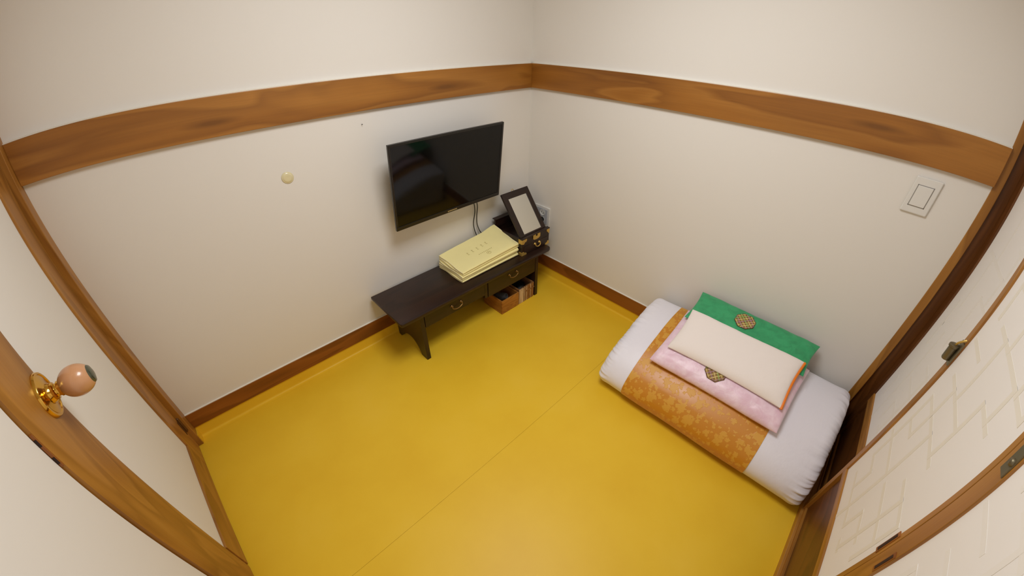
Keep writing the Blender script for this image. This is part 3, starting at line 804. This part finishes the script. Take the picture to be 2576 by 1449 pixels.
def bed_ring(y, off=0.0):
    """profile of the mattress at y; off pushes it outwards"""
    t = min(y - YB, YA - y)                     # distance from the nearer end
    r = .040
    tt = max(0, min(1, t / r))
    inset = .032 * (1 - math.sqrt(max(0, 1 - (1 - tt) ** 2)))
    out = []
    crown = .010 * math.sin(PI * max(0, min(1, (YA - y) / (YA - YB))))
    near = max(0, 1 - t / .07)
    for k, p in enumerate(PC):
        d = p - CXZ
        ln = d.length
        nrm = d / ln
        ang = math.atan2(d.z, d.x)
        wr = near ** 1.3 * (.008 * noise.noise(Vector((ang * 9.0, y * 9, 3.1))) + .012 * noise.noise(Vector((ang * 26.0, y * 14, 7.7))))
        q = p - nrm * inset * (1.0 if p.z > .01 else .5) + nrm * (off + (wr if p.z > .02 else 0))
        if p.z > .06 and p.x < -.04: q.z += crown * min(1, (p.z - .06) / .1)
        lump = .004 * noise.noise(Vector((p.x * 7, y * 5, p.z * 7)))
        q += nrm * (lump if p.z > .03 else 0)
        out.append(Vector((min(q.x, -.012), y, max(q.z, .0015))))
    return out
def loft(ys, off=0.0, cap=False, uv=False):
    bm = nb(); rings = []
    for y in ys: rings.append([bm.verts.new(v) for v in bed_ring(y, off)])
    fs = []; m = len(PC)
    for A, B in zip(rings, rings[1:]):
        for k in range(m): fs.append(bm.faces.new((A[k], A[(k + 1) % m], B[(k + 1) % m], B[k])))
    if cap:
        for R, y, sgn in ((rings[0], ys[0], 1), (rings[-1], ys[-1], -1)):
            prev = R; base = [v.co.copy() for v in R]
            for s, dy in ((.82, .004), (.62, .001), (.4, -.004), (.18, -.008)):
                new = []
                for k, b in enumerate(base):
                    c = CXZ + (b - CXZ) * s; ang = math.atan2(b.z - CXZ.z, b.x - CXZ.x)
                    c.y = y + sgn * (dy + .006 * s * noise.noise(Vector((ang * 16, s * 3, sgn * 5.0))))
                    new.append(bm.verts.new(c))
                for k in range(m): fs.append(bm.faces.new((prev[k], prev[(k + 1) % m], new[(k + 1) % m], new[k])))
                prev = new
            fs.append(bm.faces.new(prev))
    bmesh.ops.recalc_face_normals(bm, faces=fs)
    if uv:
        ul = bm.loops.layers.uv.new('UV')
        arc = [0]
        for k in range(1, m): arc.append(arc[-1] + (PC[k] - PC[k - 1]).length)
        idx = {}
        for i, R in enumerate(rings):
            for k, v in enumerate(R): idx[v] = (ys[i], arc[k])
        for f in bm.faces:
            for lp_ in f.loops: lp_[ul].uv = idx[lp_.vert]
    return bm
ys = [YA - .0 - .055 * (1 - math.cos(PI / 2 * k / 10)) for k in range(11)] + [YA - .06 - .825 * k / 60 for k in range(61)]
ys = ys + [YB + .055 * (1 - math.cos(PI / 2 * (10 - k) / 10)) for k in range(11)]
mt = empty('folded_mattress', (-.3, -1.52, 0), 'thick folded white mattress with a gold brocade band by the wall', 'mattress')
obj('cover', loft(ys, 0, cap=True), 'white_satin', mt, smooth=True)
gb = obj('brocade_band', loft([-1.194 - .597 * k / 50 for k in range(51)], .0028, uv=True), 'brocade', mt, smooth=True)
gb['label'] = 'gold brocade band woven with blossoms'
def bed_top(x):
    best = None
    xs = [p for p in PC if p.z > .09]
    xs.sort(key=lambda q: q.x)
    for a, b in zip(xs, xs[1:]):
        if a.x <= x <= b.x: return a.z + (b.z - a.z) * (x - a.x) / max(1e-6, b.x - a.x)
    return xs[0].z if x < xs[0].x else xs[-1].z

# ------------------------------------------------------------------ pillows on the mattress
def pillow(name, label, mat, FL, FR, BR, BL, zmid, T, p=3.5, q=.5, wrinkle=.003, seed=0, n=(40, 60), bf=1.0):
    """flat cushion between four floor-plan corners; zmid(x, y) is its middle surface"""
    nu, nv = n
    bm = nb(); top = []; bot = []
    def pos(u, v):                # u: front 0 .. back 1, v: left 0 .. right 1
        a = Vector(FL).lerp(Vector(FR), v); b = Vector(BL).lerp(Vector(BR), v)
        c = a.lerp(b, u)
        # sides pulled in a little between the corners
        cu = math.sin(PI * u); cv = math.sin(PI * v)
        c.y += .008 * cu * (1 if v > .5 else -1) * (abs(v - .5) * 2) ** 4
        c.x += .006 * cv * (1 if u < .5 else -1) * (abs(u - .5) * 2) ** 4
        return c
    for i in range(nu + 1):
        tr, br_ = [], []
        for j in range(nv + 1):
            u = i / nu; v = j / nv
            # denser towards the edges
            u = .5 - .5 * math.cos(PI * u); v = .5 - .5 * math.cos(PI * v)
            c = pos(u, v)
            e = ((1 - abs(2 * u - 1) ** p) * (1 - abs(2 * v - 1) ** p)) ** q
            zm = zmid(c.x, c.y)
            w1 = wrinkle * (noise.noise(Vector((c.x * 26, c.y * 18, seed))) + .6 * noise.noise(Vector((c.x * 60, c.y * 40, seed + 9)))) * min(1, e * 3 + .25)
            edge = i in (0, nu) or j in (0, nv)
            vt = bm.verts.new((c.x, c.y, zm + T / 2 * e + w1)); tr.append(vt)
            br_.append(vt if edge else bm.verts.new((c.x, c.y, zm - T / 2 * e * bf + w1 * .3)))
        top.append(tr); bot.append(br_)
    fs = []
    for i in range(nu):
        for j in range(nv):
            fs.append(bm.faces.new((top[i][j], top[i][j + 1], top[i + 1][j + 1], top[i + 1][j])))
            try: fs.append(bm.faces.new((bot[i][j], bot[i + 1][j], bot[i + 1][j + 1], bot[i][j + 1])))
            except ValueError: pass
    bmesh.ops.recalc_face_normals(bm, faces=fs)
    cx_ = (FL[0] + BR[0]) / 2; cy_ = (FL[1] + BR[1]) / 2
    t = empty(name, (cx_, cy_, zmid(cx_, cy_) - T / 2), label, 'pillow')
    def surf(x, y):
        # height of the upper face at a floor-plan point near the middle of the cushion
        u = (x - (FL[0] + FR[0]) / 2) / ((BL[0] + BR[0]) / 2 - (FL[0] + FR[0]) / 2); v = (y - FL[1]) / (FR[1] - FL[1])
        e = (max(0, 1 - abs(2 * u - 1) ** p) * max(0, 1 - abs(2 * v - 1) ** p)) ** q
        return zmid(x, y) + T / 2 * e + wrinkle * (noise.noise(Vector((x * 26, y * 18, seed))) + .6 * noise.noise(Vector((x * 60, y * 40, seed + 9)))) * min(1, e * 3 + .25)
    edgeR = [top[i][nv].co.copy() for i in range(nu + 1)]
    obj('pillow_case', bm, mat, t, smooth=True)
    return t, surf, edgeR

def emblem(parent, surf, cx_, cy_, r, rim):
    """eight-sided embroidered badge: ground, rim cord and crossing threads that follow the cushion"""
    def P(x, y, dz): return Vector((x, y, surf(x, y) + dz))
    pts = [(cx_ + r * math.cos(PI / 8 + PI / 4 * k) * .95, cy_ + r * math.sin(PI / 8 + PI / 4 * k)) for k in range(8)]
    bm = nb(); N = 10
    grid = {}
    rr = []
    for i in range(7):
        ring = []
        for k in range(32):
            a = 2 * PI * k / 32
            seg = (a - PI / 8) % (PI / 4) - PI / 8
            R = r * math.cos(PI / 8) / math.cos(seg)
            ring.append(bm.verts.new(P(cx_ + R * i / 6 * .95 * math.cos(a), cy_ + R * i / 6 * math.sin(a), .0022)))
        rr.append(ring)
    c0 = bm.verts.new(P(cx_, cy_, .0022))
    for k in range(32): bm.faces.new((c0, rr[1][k], rr[1][(k + 1) % 32]))
    for i in range(1, 6):
        for k in range(32): bm.faces.new((rr[i][k], rr[i + 1][k], rr[i + 1][(k + 1) % 32], rr[i][(k + 1) % 32]))
    for v in rr[0]: bm.verts.remove(v)
    bmesh.ops.recalc_face_normals(bm, faces=bm.faces)
    e = obj('embroidered_emblem', bm, 'thread_ground', parent, smooth=True)
    e['label'] = 'eight-sided embroidered emblem of crossing gold threads'
    loop = []
    for k in range(33):
        a = 2 * PI * k / 32; seg = (a - PI / 8) % (PI / 4) - PI / 8; R = r * math.cos(PI / 8) / math.cos(seg)
        loop.append(P(cx_ + R * .95 * math.cos(a), cy_ + R * math.sin(a), .003))
    obj('rim_cord', tube(nb(), loop, .0013, 6), rim, e, smooth=True)
    cols = ['thread_gold', 'thread_purple', 'thread_gold', 'thread_green', 'thread_gold', 'thread_purple', 'thread_gold']
    for d in (0, 1):
        for k in range(7):
            off = (k - 3) * r * .27
            half = math.sqrt(max(0, (r * .93) ** 2 - off ** 2))
            a0 = PI / 4 + d * PI / 2
            path = []
            for m in range(9):
                s = -half + 2 * half * m / 8
                x = cx_ + s * math.cos(a0) * .95 - off * math.sin(a0) * .95; y = cy_ + s * math.sin(a0) + off * math.cos(a0)
                path.append(P(x, y, .0030 + .0010 * (1 if (m + k + d) % 2 else 0)))
            obj('thread', tube(nb(), path, .0026 if k % 2 else .0019, 5), cols[(k + d * 2) % 7], e, smooth=True)

pk, sp_, _ = pillow('pink_pillow', 'pink silk pillow lying lowest on the folded mattress', 'pink', (-.462, -1.240, 0), (-.460, -1.815, 0), (-.110, -1.822, 0), (-.110, -1.245, 0),
    lambda x, y: bed_top(max(-.50, min(-.06, x))) + .012 + .033, .066, p=6, q=.45, wrinkle=.0042, seed=1)
emblem(pk, sp_, -.386, -1.510, .047, 'thread_brown')
def gmid(x, y): 
    t = max(0, min(1, (x + .215) / .185)); return .368 + .054 * t
gn, sg_, _ = pillow('green_pillow', 'green silk pillow leaning on the wall behind the cream pillow', 'green', (-.215, -1.262, 0), (-.215, -1.803, 0), (-.034, -1.812, 0), (-.030, -1.262, 0), gmid, .046, bf=.45, p=4, q=.5, wrinkle=.0020, seed=4)
emblem(gn, sg_, -.112, -1.502, .046, 'thread_brown')
def cmid(x, y):
    t = max(0, min(1, (x + .405) / .24)); return .306 + .100 * (t ** .75)
cr, sc2, eR = pillow('cream_pillow', 'cream cotton pillow with orange edge lying uppermost on the mattress', 'cream', (-.402, -1.282, 0), (-.398, -1.782, 0), (-.170, -1.782, 0), (-.178, -1.278, 0), cmid, .046, bf=.2, p=6, q=.5, wrinkle=.0012, seed=8)
ob = nb(); tube(ob, [v + Vector((0, -.003, -.003)) for v in eR], .0060, 8)
oe = obj('orange_edge', ob, 'orange', cr, smooth=True); oe['label'] = 'bright orange edge strip'
